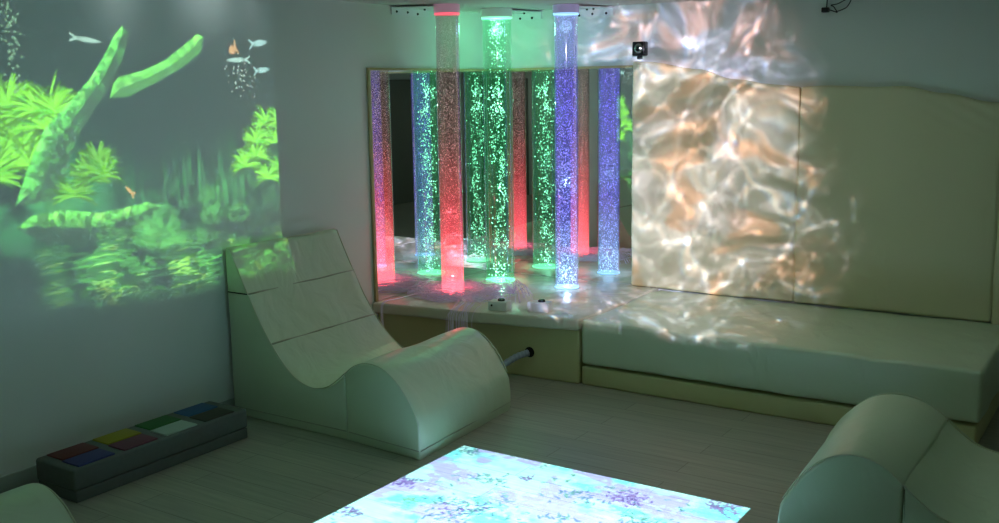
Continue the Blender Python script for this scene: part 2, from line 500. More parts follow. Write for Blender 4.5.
RED, GRN, VIO = (1, .07, .12), (.03, 1, .28), (.16, .13, 1)
bubble_tube(.333, -.970, .086, 'bubble tube glowing red at its foot, left and nearest of the three', (.97, .93, .93, 1),
            [(0, (1, .13, .17), 1.15), (.10, (1, .08, .12), .75), (.3, (.9, .08, .10), .22), (.55, (.4, .14, .13), .08), (.8, (.3, .2, .17), .06), (1, (.3, .22, .2), .05)], .22,
            [(0, (1, .12, .18), 1.0), (.12, (1, .12, .16), .9), (.35, (1, .22, .22), .7), (.6, (.8, .45, .42), .5), (.8, (.6, .5, .46), .35), (1, (.5, .46, .42), .2)], 1.9, 5500, .0018, .0036, 'fine', 3,
            lin(215, 165, 185), [(.05, 1.3), (.3, 1.6)],
            ('x', -1.18, -.74, 2.452, 2.503, [(.006, -1.18), (.30, -1.06), (.40, -.92), (.30, -.86), (.006, -.62)], [(-1.123, 2.474), (-.998, 2.474), (-.882, 2.468)], [(.10, -.92), (.12, -.78)]))
bubble_tube(.347, -.357, .112, 'thick bubble tube glowing green, in the middle and deepest in the corner', (.90, .97, .93, 1),
            [(0, GRN, .12), (.15, GRN, .035), (.8, GRN, .05), (1, GRN, .18)], .15,
            [(0, (.3, 1, .6), 1.0), (.5, (.2, 1, .5), 1.0), (1, (.26, 1, .55), 1.0)], 2.3, 1500, .0022, .0078, 'cluster', 5,
            lin(170, 215, 190), [(.04, 3), (.35, 2.4), (.68, 3.4), (.96, 3.0)],
            ('y', .27, .53, 2.448, 2.505, [(.24, -.006), (.53, -.006), (.45, -.30), (.34, -.40), (.24, -.35)], [(.335, 2.46), (.444, 2.46)], [(.40, -.05)]))
bubble_tube(.940, -.349, .089, 'bubble tube glowing violet blue, rightmost of the three', (.93, .93, .98, 1),
            [(0, (.25, .42, 1), .26), (.3, (.16, .13, 1), .15), (.8, (.15, .12, 1), .13), (1, (.3, .27, .9), .20)], .18,
            [(0, (.35, .65, 1), 1.5), (.3, (.24, .22, 1), 1.15), (.75, (.20, .16, 1), 1.0), (.82, (.35, .3, .9), .5), (1, (.35, .3, .9), .35)], 2.1, 5500, .0018, .0040, 'fine', 9,
            lin(178, 170, 215), [(.05, 3.2), (.4, 1.6), (.96, .8)],
            ('y', .82, 1.15, 2.448, 2.505, [(.80, -.006), (1.15, -.006), (1.08, -.22), (.98, -.40), (.86, -.36)], [(.859, 2.458), (.971, 2.464), (1.087, 2.464)], [(.955, -.06), (1.02, -.08)]))

# ------------------------------------------------------------------ fibre optic strands heaped round the red tube
fb = empty('fibre_optic_bundle', (.33, -.97, PLAT))
tag(fb, 'tangled pale violet fibre optic strands heaped around the red tube and over the edge', 'fibre optic strands')
def strand(k):
    g = random.Random(100+k)
    pts = []
    turns = g.uniform(.7, 1.6); a0 = g.uniform(0, 2*PI); rx = g.uniform(.13, .38); ry = g.uniform(.12, .30)
    ox = g.uniform(-.02, .07); oy = g.uniform(-.02, .05); hz = g.uniform(.004, .055); n = 46
    wob = g.uniform(.01, .045); ph = g.uniform(0, 6)
    for i in range(n+1):
        t = i/n; a = a0+turns*2*PI*t
        q = 1+.14*math.sin(3*a+ph)
        x = ox+rx*q*math.cos(a); y = oy+ry*q*math.sin(a)
        x = max(x, -.31); y = max(min(y, .52), -.40)
        d = math.hypot(x, y)
        if d < .115 and d > 1e-4: x *= .115/d; y *= .115/d
        z = .004+hz*(.5+.5*math.sin(a*2.3+ph))+wob*.3*abs(math.sin(5*a))
        pts.append((x, y, z))
    return pts
paths = [strand(k) for k in range(58)]
for k in range(22):      # strands falling over the platform edge
    g = random.Random(900+k)
    x = g.gauss(.40, .035); j = g.gauss(0, .02)
    p = [(g.uniform(.05, .3), -.18+g.uniform(-.05, .08), .02+g.random()*.03), (x-.05, -.31, .03+g.random()*.02), (x, -.44+j*.3, .022+g.random()*.015), (x+.01+j, -.505+j*.3, -.02),
         (x+.02+j*1.5, -.525, -.14), (x+.02+j*2, -.53+j*.3, -.30), (x+.03+j*3, -.55, -.41)]
    paths.append(catmull(p, 6))
for k in range(4):
    g = random.Random(700+k)
    x = -.22+g.gauss(0, .03)
    p = [(x+.06, -.2, .03), (x+.02, -.40, .02), (x, -.53, .015), (x, -.56, -.05), (x+.02, -.57, -.22), (x+.04, -.58, -.42)]
    paths.append(catmull(p, 6))
tag(tubes('strands', paths, .0017, M['fibre'], fb, 4), kind='stuff')
for k in range(5):
    g = random.Random(50+k)
# a second loose clump by the green tube
cl = []
for k in range(46):
    g = random.Random(300+k)
    a = g.uniform(0, 2*PI); L0 = g.uniform(.12, .24)
    p = [(.42, .18, .01), (.42+.3*L0*math.cos(a), .12+.3*L0*math.sin(a), g.uniform(.03, .13)), (.42+.7*L0*math.cos(a), .07+.7*L0*math.sin(a), g.uniform(.03, .09)), (.42+L0*math.cos(a), .02+L0*math.sin(a), .005)]
    cl.append(catmull(p, 6))
tag(tubes('loose_clump', cl, .0016, M['fibre'], fb, 4), kind='stuff')

# cable sleeve out of the platform front
hs = empty('cable_sleeve', (1.155, -1.24, .172))
tag(hs, 'grey corrugated sleeve coming out of the hole in the platform front', 'hose')
sp = catmull([(0, -.014, 0), (-.05, -.09, -.02), (-.11, -.20, -.07), (-.20, -.33, -.12), (-.34, -.44, -.148)], 16)
rad = [.0225+.0022*math.sin(i*1.6) for i in range(len(sp))]
tube('sleeve', sp, rad, M['hose'], hs, 14)

# ------------------------------------------------------------------ white switch boxes
def switch_box(x, y, w, dpt, h, label, rz=.18):
    b = empty('switch_box', (x, y, PLAT+.0015), rz); tag(b, label, 'switch box', 'white switch boxes on the platform edge')
    box('housing', -w/2, w/2, -dpt/2, dpt/2, 0, h, M['white_plastic'], b, .004)
    lathe('button', [(0, h+.014), (.021, h+.014), (.025, h+.008), (.025, h), (0, h)], (.012, 0, 0), M['black_plastic'], b, 20)
    return b
s = switch_box(.925, -1.245, .135, .09, .062, 'white switch box with a jack socket in its front, between the red and green tubes')
mesh('socket', *disc_geo((-.042, -.0455, .035), (0, -1, 0), .008, .001), M['black_plastic'], s)
switch_box(1.19, -1.155, .15, .09, .066, 'white switch box with a plain front, in front of the violet tube')

# ------------------------------------------------------------------ bench along the back wall
bn = empty('foam_plinth', (2.7, -.62, 0)); tag(bn, 'low cream foam base under the long bench cushion', 'foam base')
soft_box('base_block', -1.158, 1.225, -.60, .615, 0, .126, M['vinyl_base'], bn, r=.014, puff=.002, step=.12, wob=.002, seed=4)
def warp_cush(w):
    x = w.x; z = w.z
    if z > .2:
        z += .007*math.sin(x*9+w.y*3)*max(0, min(1, (z-.2)/.2)) + .004*noise.noise(Vector((x*7, w.y*2.2, 3)))
    return (x, w.y, z)
cu = empty('bench_cushion', (2.7, -.62, .14)); tag(cu, 'long cream bench cushion along the back wall below the wall pads', 'cushion')
soft_box('cushion_body', -1.152, 1.24, -.612, .60, .004, .294, M['vinyl'], cu, r=.024, puff=.002, step=.035, wob=.003, seed=2,
         warp=lambda w: (w.x, w.y, w.z+(.0025*math.sin(w.x*11+w.y*5)*(1 if w.z > .2 else 0)+.006*noise.noise(Vector((w.x*6+w.y*5, w.y*2.4-w.x, 3))) if w.z > .2 else 0)))

# ------------------------------------------------------------------ wall pads
def pad_top(x):    # the pads' upper edge sags along the wall
    K = [(1.2, 2.115), (1.45, 2.10), (1.83, 2.035), (2.1, 1.965), (2.35, 1.925), (2.6, 1.912), (3.19, 1.902), (3.45, 1.86), (3.75, 1.80), (4.3, 1.79), (5.2, 1.80)]
    for (a, b), (c, d_) in zip(K[:-1], K[1:]):
        if a <= x <= c:
            t = (x-a)/(c-a); t = t*t*(3-2*t); return b+(d_-b)*t
    return K[-1][1] if x > K[-1][0] else K[0][1]
def wall_pad(x0, x1, z0, label, seed, thick=.06):
    xm = (x0+x1)/2
    p = empty('wall_pad', (xm, 0, z0)); tag(p, label, 'wall pad', 'cream wall pads')
    def wp(w):
        X = w.x+xm; t = max(0, w.z)/1.5
        z = w.z*(pad_top(X)-z0)/1.5
        y = w.y
        if w.y < -.03 and X > 3.2 and z > 1.1:   # loose cover folds near the sagging end
            f = (X-3.2)/.6*(z-1.1)/.3
            y -= .006*f*math.sin((z*1.0+X*.55)*75)
        return (w.x, y, z)
    soft_box('pad_body', x0-xm, x1-xm, -thick, -.001, 0, 1.5, M['vinyl_pad'], p, r=.016, puff=.006, step=.06 if x1 < 2.7 else .02, wob=.003, warp=wp, seed=seed)
    return p
wall_pad(1.332, 2.562, .447, 'cream wall pad with the coloured light pattern, next to the mirror', 1)
wall_pad(2.568, 3.806, .447, 'cream wall pad in the middle, plain and in shade', 2)
wall_pad(3.812, 4.9, .405, 'cream wall pad beyond the bench end, only a sliver at the right edge', 3)

# ------------------------------------------------------------------ loungers
BACK = [(.02, 0), (.02, .25), (.02, .5), (.02, .76), (.02, 1.0), (.03, 1.022), (.06, 1.018)]
curve_b = catmull([(.06, 1.018), (.125, .89), (.195, .755), (.28, .605), (.37, .475), (.46, .372), (.55, .303), (.64, .27), (.72, .268), (.80, .292), (.87, .338), (.928, .388)], 4)
LEGP = catmull([(.933, .388), (.985, .432), (1.05, .463), (1.13, .474), (1.21, .458), (1.29, .41), (1.365, .33), (1.425, .235)], 5)
MID = .02
def make_lounger(label):
    t = empty('foam_lounger', (0, 0, 0)); tag(t, label, 'lounger', 'cream foam loungers')
    prof = BACK[:-1]+curve_b+[(.93, .2), (.93, 0)]
    b = profile_block('back_section', prof, -.466, .466, M['vinyl'], t, r=.012, wob=.006, seed=1)
    prof2 = [(.933, 0), (.933, .2)]+LEGP+[(1.441, .20), (1.446, .12), (1.446, .04), (1.440, 0)]
    l = profile_block('leg_section', prof2, -.468, .468, M['vinyl'], t, r=.014, wob=.007, seed=5)
    def skew(x, y, z):      # the leg block stands a little askew, as in a shoved-together pair
        t_ = max(0, (x-.938)/.5); f_ = y/.468
        return (x-(.030*f_-.004)*t_, y-.045*(1-f_)/2*t_, z)
    for v in l.data.vertices: v.co = skew(*v.co)
    for y in (-.464, .464):
        tube('piping', [(x, y, z) for x, z in curve_b], .0038, M['piping'], b, 6)
        tube('piping', [skew(x, y*1.002, z-.001) for x, z in LEGP], .0038, M['piping'], l, 6)
        tube('base_seam', [(.03, y*1.004, .052), (.925, y*1.004, .052)], .0026, M['seam'], b, 5)
        tube('base_seam', [skew(.945, y*1.008, .052), skew(1.44, y*1.008, .052)], .0026, M['seam'], l, 5)
    tube('base_seam', [skew(1.447, -.46, .052), skew(1.447, .46, .052)], .0032, M['seam'], l, 5)
    tube('edge_piping', [(.035, -.468, 1.022), (.035, .468, 1.022)], .004, M['piping'], b, 6)
    for (x, z) in ((.193, .759), (.365, .480)):
        tube('cross_seam', [(x, -.466+.932*i/10, z+.0015*math.sin(i*1.7)) for i in range(11)], .0052, M['seam'], b, 6)
    # dark bar for the shade in the side gap where the cover opens
    box('cover_gap_shade', .03, .19, -.4715, -.462, .757, .763, M['gap_shade'], b)
    return t
l0 = make_lounger('cream foam lounger in full view, reclining against the left wall behind the floor projection')
l0.location = (.03-.02, -2.37, 0)
def copy_tree(o, parent=None):
    c = o.copy(); C.objects.link(c); c.parent = parent
    for ch in [x for x in o.children]: copy_tree(ch, c)
    return c
l1 = copy_tree(l0); l1['label'] = 'cream foam lounger at the lower right, only its rounded leg rest in view'
l1.location = (4.835, -2.455, 0); l1.rotation_euler = (0, 0, PI)
l2 = copy_tree(l0); l2['label'] = 'cream foam lounger at the lower left corner beside the grey step'
l2.location = (.07, -5.28, 0)

# ------------------------------------------------------------------ grey tactile step with coloured squares
gb = empty('tactile_step', (.265, -3.635, 0)); tag(gb, 'low grey fabric step with eight coloured squares on top, by the left wall', 'step block')
soft_box('lower_block', -.15, .157, -.55, .541, 0, .058, M['box'], gb, r=.006, puff=.001, step=.1, wob=.0)
soft_box('upper_block', -.152, .16, -.555, .545, .0595, .170, M['box'], gb, r=.014, puff=.002, step=.1, wob=.002)
cols = [[(96, 30, 28), (150, 140, 20), (30, 96, 34), (40, 84, 130)], [(48, 48, 110), (104, 44, 66), (160, 178, 168), (44, 44, 34)]]
nm = [['dark red square', 'yellow square', 'green square', 'blue square'], ['indigo square', 'maroon square', 'white square', 'dark brown square']]
for i in range(2):
    for j in range(4):
        x0 = -.132+.146*i; y0 = -.505+.258*j - .012*i
        o = soft_box('coloured_square', x0, x0+.132, y0, y0+.205, .168, .178, pbr('square_vinyl', lin(*cols[i][j]), .6, bump=.2, bscale=50), gb, r=.004, puff=.001, step=.1, wob=0)
        o['label'] = nm[i][j]

# ------------------------------------------------------------------ small things on the wall
cm = empty('wall_camera', (1.39, 0, 2.195)); tag(cm, 'small black square camera on the wall above the mirror corner', 'camera')
box('bracket', -.02, .012, -.03, -.001, -.04, .03, M['white_plastic'], cm, .003)
box('housing', -.048, .052, -.095, -.03, -.05, .052, M['black_plastic'], cm, .01, 3)
mesh('lens_ring', *disc_geo((.004, -.095, .002), (0, -1, 0), .034, .008, 24), M['steel'], cm)
mesh('lens', *disc_geo((.004, -.1025, .002), (0, -1, 0), .021, .003, 20), M['lens'], cm)
box('foot', -.012, .016, -.085, -.045, -.07, -.05, M['black_plastic'], cm, .003)
ck = empty('ceiling_clip', (2.745, -.03, 2.42)); tag(ck, 'small black clip with a slack cord at the top of the back wall', 'clip')
box('clip_body', -.065, -.02, -.015, .028, -.032, .0, M['cord'], ck, .006)
tube('hook', catmull([(-.035, .0, -.01), (-.032, .0, .04), (-.03, 0, .094)], 6), .004, M['cord'], ck)
tube('cord', catmull([(-.03, 0, -.012), (.02, 0, -.03), (.035, -.002, -.035), (.012, 0, .0), (-.005, 0, .012), (.04, 0, .02), (.12, 0, .055), (.10, 0, .0), (.06, 0, -.022), (.03, 0, -.03)], 8), .0035, M['cord'], ck)

# ------------------------------------------------------------------ projectors: a lamp behind a film slide
def noise2(shape, cells, g, octaves=4, gain=.5):
    out = np.zeros(shape); amp = 1; tot = 0
    h, w = shape
    for o in range(octaves):
        cy, cx = int(cells[0]*2**o)+2, int(cells[1]*2**o)+2
        grid = g.random((cy+1, cx+1))
        yy = np.linspace(0, cy-1.001, h); xx = np.linspace(0, cx-1.001, w)
        y0 = yy.astype(int); x0 = xx.astype(int)
        fy = (yy-y0)[:, None]; fx = (xx-x0)[None]
        fy = fy*fy*(3-2*fy); fx = fx*fx*(3-2*fx)
        a = grid[y0][:, x0]; b = grid[y0][:, x0+1]; c = grid[y0+1][:, x0]; d = grid[y0+1][:, x0+1]
        out += amp*((a*(1-fx)+b*fx)*(1-fy)+(c*(1-fx)+d*fx)*fy); tot += amp; amp *= gain
    return out/tot

class Paint:
    """numpy canvas in metres on the target plane (u to the right, v up)"""
    def __init__(s, u0, u1, v0, v1, nx, ny):
        s.u0, s.u1, s.v0, s.v1, s.nx, s.ny = u0, u1, v0, v1, nx, ny
        s.U, s.V = np.meshgrid(np.linspace(u0, u1, nx), np.linspace(v0, v1, ny))
        s.img = np.zeros((ny, nx, 3))
    def win(s, a, b, c, d):
        i0 = max(0, int((a-s.u0)/(s.u1-s.u0)*(s.nx-1))-1); i1 = min(s.nx, int((b-s.u0)/(s.u1-s.u0)*(s.nx-1))+3)
        j0 = max(0, int((c-s.v0)/(s.v1-s.v0)*(s.ny-1))-1); j1 = min(s.ny, int((d-s.v0)/(s.v1-s.v0)*(s.ny-1))+3)
        return slice(j0, max(j0, j1)), slice(i0, max(i0, i1))
    def stroke(s, p, q, w0, w1, col, k=1.0):
        w = max(w0, w1)+.006
        js, iS = s.win(min(p[0], q[0])-w, max(p[0], q[0])+w, min(p[1], q[1])-w, max(p[1], q[1])+w)
        U, V = s.U[js, iS], s.V[js, iS]
        if U.size == 0: return
        dx, dy = q[0]-p[0], q[1]-p[1]; L2 = dx*dx+dy*dy+1e-12
        t = np.clip(((U-p[0])*dx+(V-p[1])*dy)/L2, 0, 1)
        d = np.hypot(U-p[0]-t*dx, V-p[1]-t*dy)
        a = np.clip(1-(d-(w0+(w1-w0)*t))/.005, 0, 1)*k
        a = a[..., None]
        s.img[js, iS] = s.img[js, iS]*(1-a)+np.array(col)*a
    def poly_mask(s, pts, soft=.006):
        x = s.U; y = s.V; inside = np.zeros(x.shape, bool); n = len(pts)
        dist = np.full(x.shape, 9.0)
        for i in range(n):
            x1, y1 = pts[i]; x2, y2 = pts[(i+1) % n]
            c = ((y1 > y) != (y2 > y)) & (x < (x2-x1)*(y-y1)/(y2-y1+1e-12)+x1)
            inside ^= c
            dx, dy = x2-x1, y2-y1; t = np.clip(((x-x1)*dx+(y-y1)*dy)/(dx*dx+dy*dy+1e-12), 0, 1)
            dist = np.minimum(dist, np.hypot(x-x1-t*dx, y-y1-t*dy))
        sd = np.where(inside, dist, -dist)
        return np.clip(.5+sd/soft, 0, 1), sd
    def blob(s, c, rx, ry, col, k=1, pw=1):
        d = ((s.U-c[0])/rx)**2+((s.V-c[1])/ry)**2
        a = (np.exp(-d*pw)*k)[..., None]
        s.img[:] = s.img*(1-a)+np.array(col)*a

def projector(name, label, L, plane, u0, u1, v0, v1, img, power, dist, body, margin=.25, spot=None, blend=.05):
    """the lamp at L shines through a film; the film's grid is the target grid brought close to the lamp"""
    L = Vector(L); ny, nx = img.shape[:2]
    def target(u, v):
        if plane == 'left': return np.stack([np.zeros_like(u), u, v], -1)
        if plane == 'back': return np.stack([u, np.zeros_like(u)-.06, v], -1)
        return np.stack([u, v, np.zeros_like(u)], -1)
    U, V = np.meshgrid(np.linspace(u0, u1, nx), np.linspace(v0, v1, ny))
    T = target(U, V); Lv = np.array(L)
    cen = target(np.array((u0+u1)/2), np.array((v0+v1)/2))
    ax = cen-Lv; ax /= np.linalg.norm(ax)
    D = T-Lv; t = dist/(D@ax)
    P = (Lv+D*t[..., None]).reshape(-1, 3)
    # opaque margin round the picture
    mu, mv = (u1-u0)*margin, (v1-v0)*margin
    cor_in = [(u0, v0), (u1, v0), (u1, v1), (u0, v1)]
    cor_out = [(u0-mu, v0-mv), (u1+mu, v0-mv), (u1+mu, v1+mv), (u0-mu, v1+mv)]
    p = empty(name, tuple(L)); tag(p, label, 'projector')
    idx = np.arange(nx*ny).reshape(ny, nx)
    F = np.stack([idx[:-1, :-1], idx[:-1, 1:], idx[1:, 1:], idx[1:, :-1]], -1).reshape(-1, 4)
    me = bpy.data.meshes.new('film'); me.vertices.add(len(P)); me.vertices.foreach_set('co', (P-Lv).ravel())
    me.loops.add(F.size); me.loops.foreach_set('vertex_index', F.ravel().astype(np.int32))
    me.polygons.add(len(F)); me.polygons.foreach_set('loop_start', np.arange(0, F.size, 4, dtype=np.int32))
    me.update(calc_edges=True)
    ca = me.color_attributes.new('film', 'FLOAT_COLOR', 'POINT')
    rgba = np.concatenate([np.clip(img.reshape(-1, 3), 0, 1), np.ones((nx*ny, 1))], 1).astype(np.float32)
    ca.data.foreach_set('color', rgba.ravel())
    link('film', me, slide_mat('film_slide'), p)
    vs = []
    for (u, v) in cor_in+cor_out:
        Tt = target(np.array(u), np.array(v)); dd = Tt-Lv; vs.append(tuple(dd*(dist/(dd@ax))))
    mesh('film_mount', vs, [(0, 1, 5, 4), (1, 2, 6, 5), (2, 3, 7, 6), (3, 0, 4, 7)], M['black_plastic'], p)
    # body: open-fronted housing behind the film
    h = Vector(ax); rt = h.cross(Vector((0, 0, 1)))
    if rt.length < .1: rt = Vector((1, 0, 0))
    rt.normalize(); up = rt.cross(h)
    bm = bmesh.new(); outer = [Vector(q) for q in vs[4:]]
    cc = sum(outer, Vector())/4
    ring = [[bm.verts.new(-h*.16+(q-cc)) for q in outer], [bm.verts.new(-h*.03+(q-cc)*1.02) for q in outer], [bm.verts.new(q*1.001) for q in outer]]
    bm.faces.new(ring[0])
    for a, b in zip(ring[:-1], ring[1:]):
        for i in range(4): bm.faces.new((a[i], a[(i+1) % 4], b[(i+1) % 4], b[i]))
    from_bm('housing', bm, M['housing'], p)
    tube('ceiling_rod', [tuple(-h*.1+Vector((0, 0, .0))), tuple(Vector((-h.x*.1, -h.y*.1, CEIL-L.z-.001)))], .014, M['white_plastic'], p, 10)
    sl = bpy.data.lights.new('projector_lamp', 'SPOT'); sl.energy = power; sl.shadow_soft_size = 0
    mx = 0
    for u, v in cor_in:
        dd = Vector(target(np.array(u), np.array(v)))-L; mx = max(mx, dd.angle(h))
    sl.spot_size = min(3.0, 2*(mx+.03)) if spot is None else spot; sl.spot_blend = blend
    so = bpy.data.objects.new('projector_lamp', sl); C.objects.link(so); so.parent = p
    so.rotation_euler = h.to_track_quat('-Z', 'Y').to_euler()
    return p

# --- aquarium film on the left wall (u = y, v = z) ----------------------------
A = Paint(-4.75, -2.335, .72, 2.468, 620, 450)
g = np.random.default_rng(5)
n1 = noise2((A.ny, A.nx), (10, 14), g, 5); n2 = noise2((A.ny, A.nx), (28, 40), g, 4); n3 = noise2((A.ny, A.nx), (4, 40), g, 4)
nh = noise2((A.ny, A.nx), (30, 9), g, 5)
A.img[:] = np.array([.011, .018, .022])
def smooth(a, b, x): t = np.clip((x-a)/(b-a), 0, 1); return t*t*(3-2*t)
# pale shafts at the surface
for c, rx, k in (((-2.838, 2.518), .20, .55), ((-3.436, 2.487), .15, .35), ((-2.496, 2.530), .08, .2)):
    A.blob(c, rx, .22, (.24, .29, .30), k)
# far weed: dim vertical blades
n4 = noise2((A.ny, A.nx), (5, 110), g, 3, .6)
m = smooth(.40, .72, n4)*(.4+.9*smooth(.3, .7, n1))*np.exp(-((A.V-(-3.173, 1.442)[1])/.17)**2)*smooth((-3.643, 1.544)[0], (-3.301, 1.519)[0], A.U)*(.55+.9*np.exp(-((A.U-(-2.849, 1.455)[0])/.22)**2))
m = m*.6+.38*np.exp(-((A.V-(-3.182, 1.341)[1])/.13)**2)*smooth((-3.614, 1.542)[0], (-3.235, 1.514)[0], A.U)*smooth(.3, .7, n2)
A.img += m[..., None]*np.array([.05, .30, .07])
m = smooth(.4, .7, n1)*np.exp(-((A.V-(-3.858, 1.409)[1])/.25)**2)*(1-smooth((-3.673, 1.546)[0], (-3.461, 1.531)[0], A.U))
A.img += m[..., None]*np.array([.03, .20, .06])
# ground: wavy moss streaks
cv = (-3.412, 1.002)[1]
band = np.exp(-((A.V-cv+.10*(A.U-(-3.410, 1.023)[0]))/.15)**2)*smooth((-4.070, 1.183)[0], (-3.740, 1.137)[0], A.U)
rd = lambda n, k: np.clip(1-np.abs(2*n-1)*k, 0, 1)
nh2 = noise2((A.ny, A.nx), (44, 12), g, 4, .6)
wv = .5*rd(nh, 5)+.6*rd(nh2, 5)
m = (.22*smooth(.35, .65, n1)+wv*smooth(.3, .6, n2)*1.1)*band
A.img += m[..., None]*np.array([.10, .52, .07])
m = rd(nh2, 9)*smooth(.5, .62, n1)*band
A.img += m[..., None]*np.array([.30, .45, .05])
# mossy mounds
n5 = noise2((A.ny, A.nx), (60, 80), g, 4, .7)
for c, rx, ry, k in (((-3.276, 1.195), .17, .13, 1), ((-2.885, 1.282), .10, .12, .8), ((-2.689, 1.220), .09, .06, .8), ((-3.060, 1.110), .2, .05, .7), ((-3.855, 1.434), .14, .12, .4)):
    d = ((A.U-c[0])/rx)**2+((A.V-c[1])/ry)**2
    a = np.clip(1.25-d, 0, 1)**.6*(smooth(.36, .60, n2)*.35+.15+.6*smooth(.4, .62, n5))*k
    A.img = A.img*(1-a[..., None]*.6)+a[..., None]*np.array([.09, .42, .08])*(.6+.6*n1[..., None])
def frond(c, n, L0, a0, a1, bright, curl=.4, seed=0):
    r = random.Random(seed)
    for i in range(n):
        a = r.uniform(a0, a1); l = L0*r.uniform(.55, 1.0)
        p = c; b = bright*r.uniform(.55, 1.05)
        col = (.30*b, 1.0*b, .07*b) if r.random() < .75 else (.16*b, .75*b, .05*b)
        for s in range(4):
            q = (p[0]+math.cos(a)*l/4, p[1]+math.sin(a)*l/4)
            A.stroke(p, q, .0042*(1-s*.2), .0042*(1-(s+1)*.22), col, .95)
            p = q; a -= curl*.25*(1 if math.cos(a) > 0 else -1)
def clump(cs, n, L0, bright, seed):
    for i, c in enumerate(cs):
        frond(c, n, L0, -.3, PI+.3, bright*.34, .5, seed*31+i)
        frond(c, n, L0*.85, -.1, PI+.1, bright, .5, seed*57+i)
clump([(-4.218, 1.729), (-4.100, 1.761), (-4.037, 1.671), (-4.153, 1.876), (-3.990, 1.824), (-3.905, 1.772), (-4.086, 1.893), (-3.868, 1.869), (-4.146, 1.606), (-4.003, 1.596), (-4.213, 1.540)], 38, .20, .80, 1)
clump([(-3.935, 1.851), (-3.843, 1.848)], 24, .16, .9, 9)
# trunk
def log(pts, lit, hi, dark, ang=(.3, 1), fall=.055):
    mk, sd = A.poly_mask(pts, .010)
    tex = .45+.9*smooth(.36, .64, n5)
    gy, gx = np.gradient(sd)
    nrm = np.hypot(gx, gy)+1e-9
    face = np.clip((-gx*ang[0]-gy*ang[1])/nrm*-1*-1, -1, 1)      # outward normal against the light from above
    e = smooth(-.7, .9, face)*np.exp(-np.maximum(sd, 0)/fall)+.22*smooth(.45, .62, n1)*smooth(.4, .6, n5)
    col = np.array(dark)+(np.array(lit)-np.array(dark))*e[..., None]*tex[..., None]+np.array(hi)*((smooth(.56, .70, n2)*smooth(.1, .9, face)*np.exp(-np.maximum(sd, 0)/.05))[..., None])
    A.img = A.img*(1-mk[..., None])+col*mk[..., None]
log([(-3.412, 2.284), (-3.372, 2.245), (-3.421, 2.119), (-3.500, 1.984), (-3.608, 1.862), (-3.726, 1.724), (-3.796, 1.581), (-3.858, 1.409), (-4.100, 1.404), (-4.014, 1.582), (-3.911, 1.762), (-3.743, 1.906), (-3.616, 2.025), (-3.536, 2.127), (-3.466, 2.231)], (.13, .62, .11), (.15, .4, .08), (.035, .075, .045), (-.8, .6), .07)
log([(-3.519, 1.912), (-3.494, 1.984), (-3.454, 2.020), (-3.307, 2.052), (-3.157, 2.107), (-3.013, 2.196), (-2.916, 2.260), (-2.874, 2.244), (-2.895, 2.160), (-3.038, 2.070), (-3.235, 1.982), (-3.408, 1.915)], (.16, .62, .11), (.2, .5, .1), (.06, .20, .06), (-.4, .9), .09)
clump([(-3.689, 1.496), (-3.777, 1.422), (-3.623, 1.569), (-3.665, 1.504), (-3.593, 1.509)], 36, .155, .55, 3)
log([(-4.106, 1.292), (-4.017, 1.346), (-3.852, 1.358), (-3.634, 1.318), (-3.460, 1.331), (-3.330, 1.345), (-3.245, 1.314), (-3.351, 1.248), (-3.536, 1.184), (-3.756, 1.160), (-3.986, 1.222)], (.14, .60, .10), (.2, .45, .08), (.025, .05, .035), (0, 1))
# right fern against the film's edge
clump([(-2.521, 1.533), (-2.364, 1.622), (-2.424, 1.735), (-2.325, 1.445), (-2.304, 1.743), (-2.605, 1.490), (-2.431, 1.403), (-2.514, 1.630)], 34, .14, 1.0, 4)
# bubbles at left and right
r = random.Random(3)
for i in range(90):
    c = (-4.036, 2.241); c = (c[0]+r.gauss(0, .022), c[1]+r.uniform(-.30, .26)); A.stroke(c, c, .004, .004, (.14, .26, .16), .8)
for i in range(46):
    c = (-2.613, 2.014); c = (c[0]+r.gauss(0, .05), c[1]+r.gauss(0, .055)); A.stroke(c, c, .0025, .0025, (.40, .48, .44), .8)
def fish(c, l, h, col, ang=0, tail=-1):
    ca, sa = math.cos(ang), math.sin(ang)
    du, dv = (A.U-c[0])*ca+(A.V-c[1])*sa, -(A.U-c[0])*sa+(A.V-c[1])*ca
    a = np.clip(1.3-((du/l)**2+(dv/(h*(1-.25*tail*-du/l)))**2), 0, 1)[..., None]
    A.img = A.img*(1-a)+np.array(col)*a*(.8+.4*n2[..., None])
    t = (c[0]+tail*l*ca, c[1]+tail*l*sa)
    for s in (-1, 1): A.stroke(t, (t[0]+tail*l*.45*ca-s*h*sa, t[1]+tail*l*.45*sa+s*h*1.3), .006, .002, col, .85)
fish((-3.617, 2.206), .075, .014, (.30, .46, .40), -.12, -1)
fish((-2.438, 2.223), .060, .020, (.34, .56, .56), .12, -1)
fish((-2.425, 2.062), .052, .018, (.30, .50, .50), .1, -1)
fish((-2.637, 2.119), .075, .015, (.36, .55, .50), .03, 1)
fish((-2.663, 2.176), .028, .028, (.55, .30, .14), .5, 1)
fish((-3.446, 1.422), .030, .010, (.55, .32, .12), -.8, 1)
# the picture fades towards its foot
A.img *= (smooth(.72, .88, A.V))[..., None]
projector('ceiling_projector', 'dark ceiling projector aimed at the left wall, out of the picture', (4.1, -3.75, 2.33), 'left', A.u0, A.u1, A.v0, A.v1, A.img, 1200, .09, None)

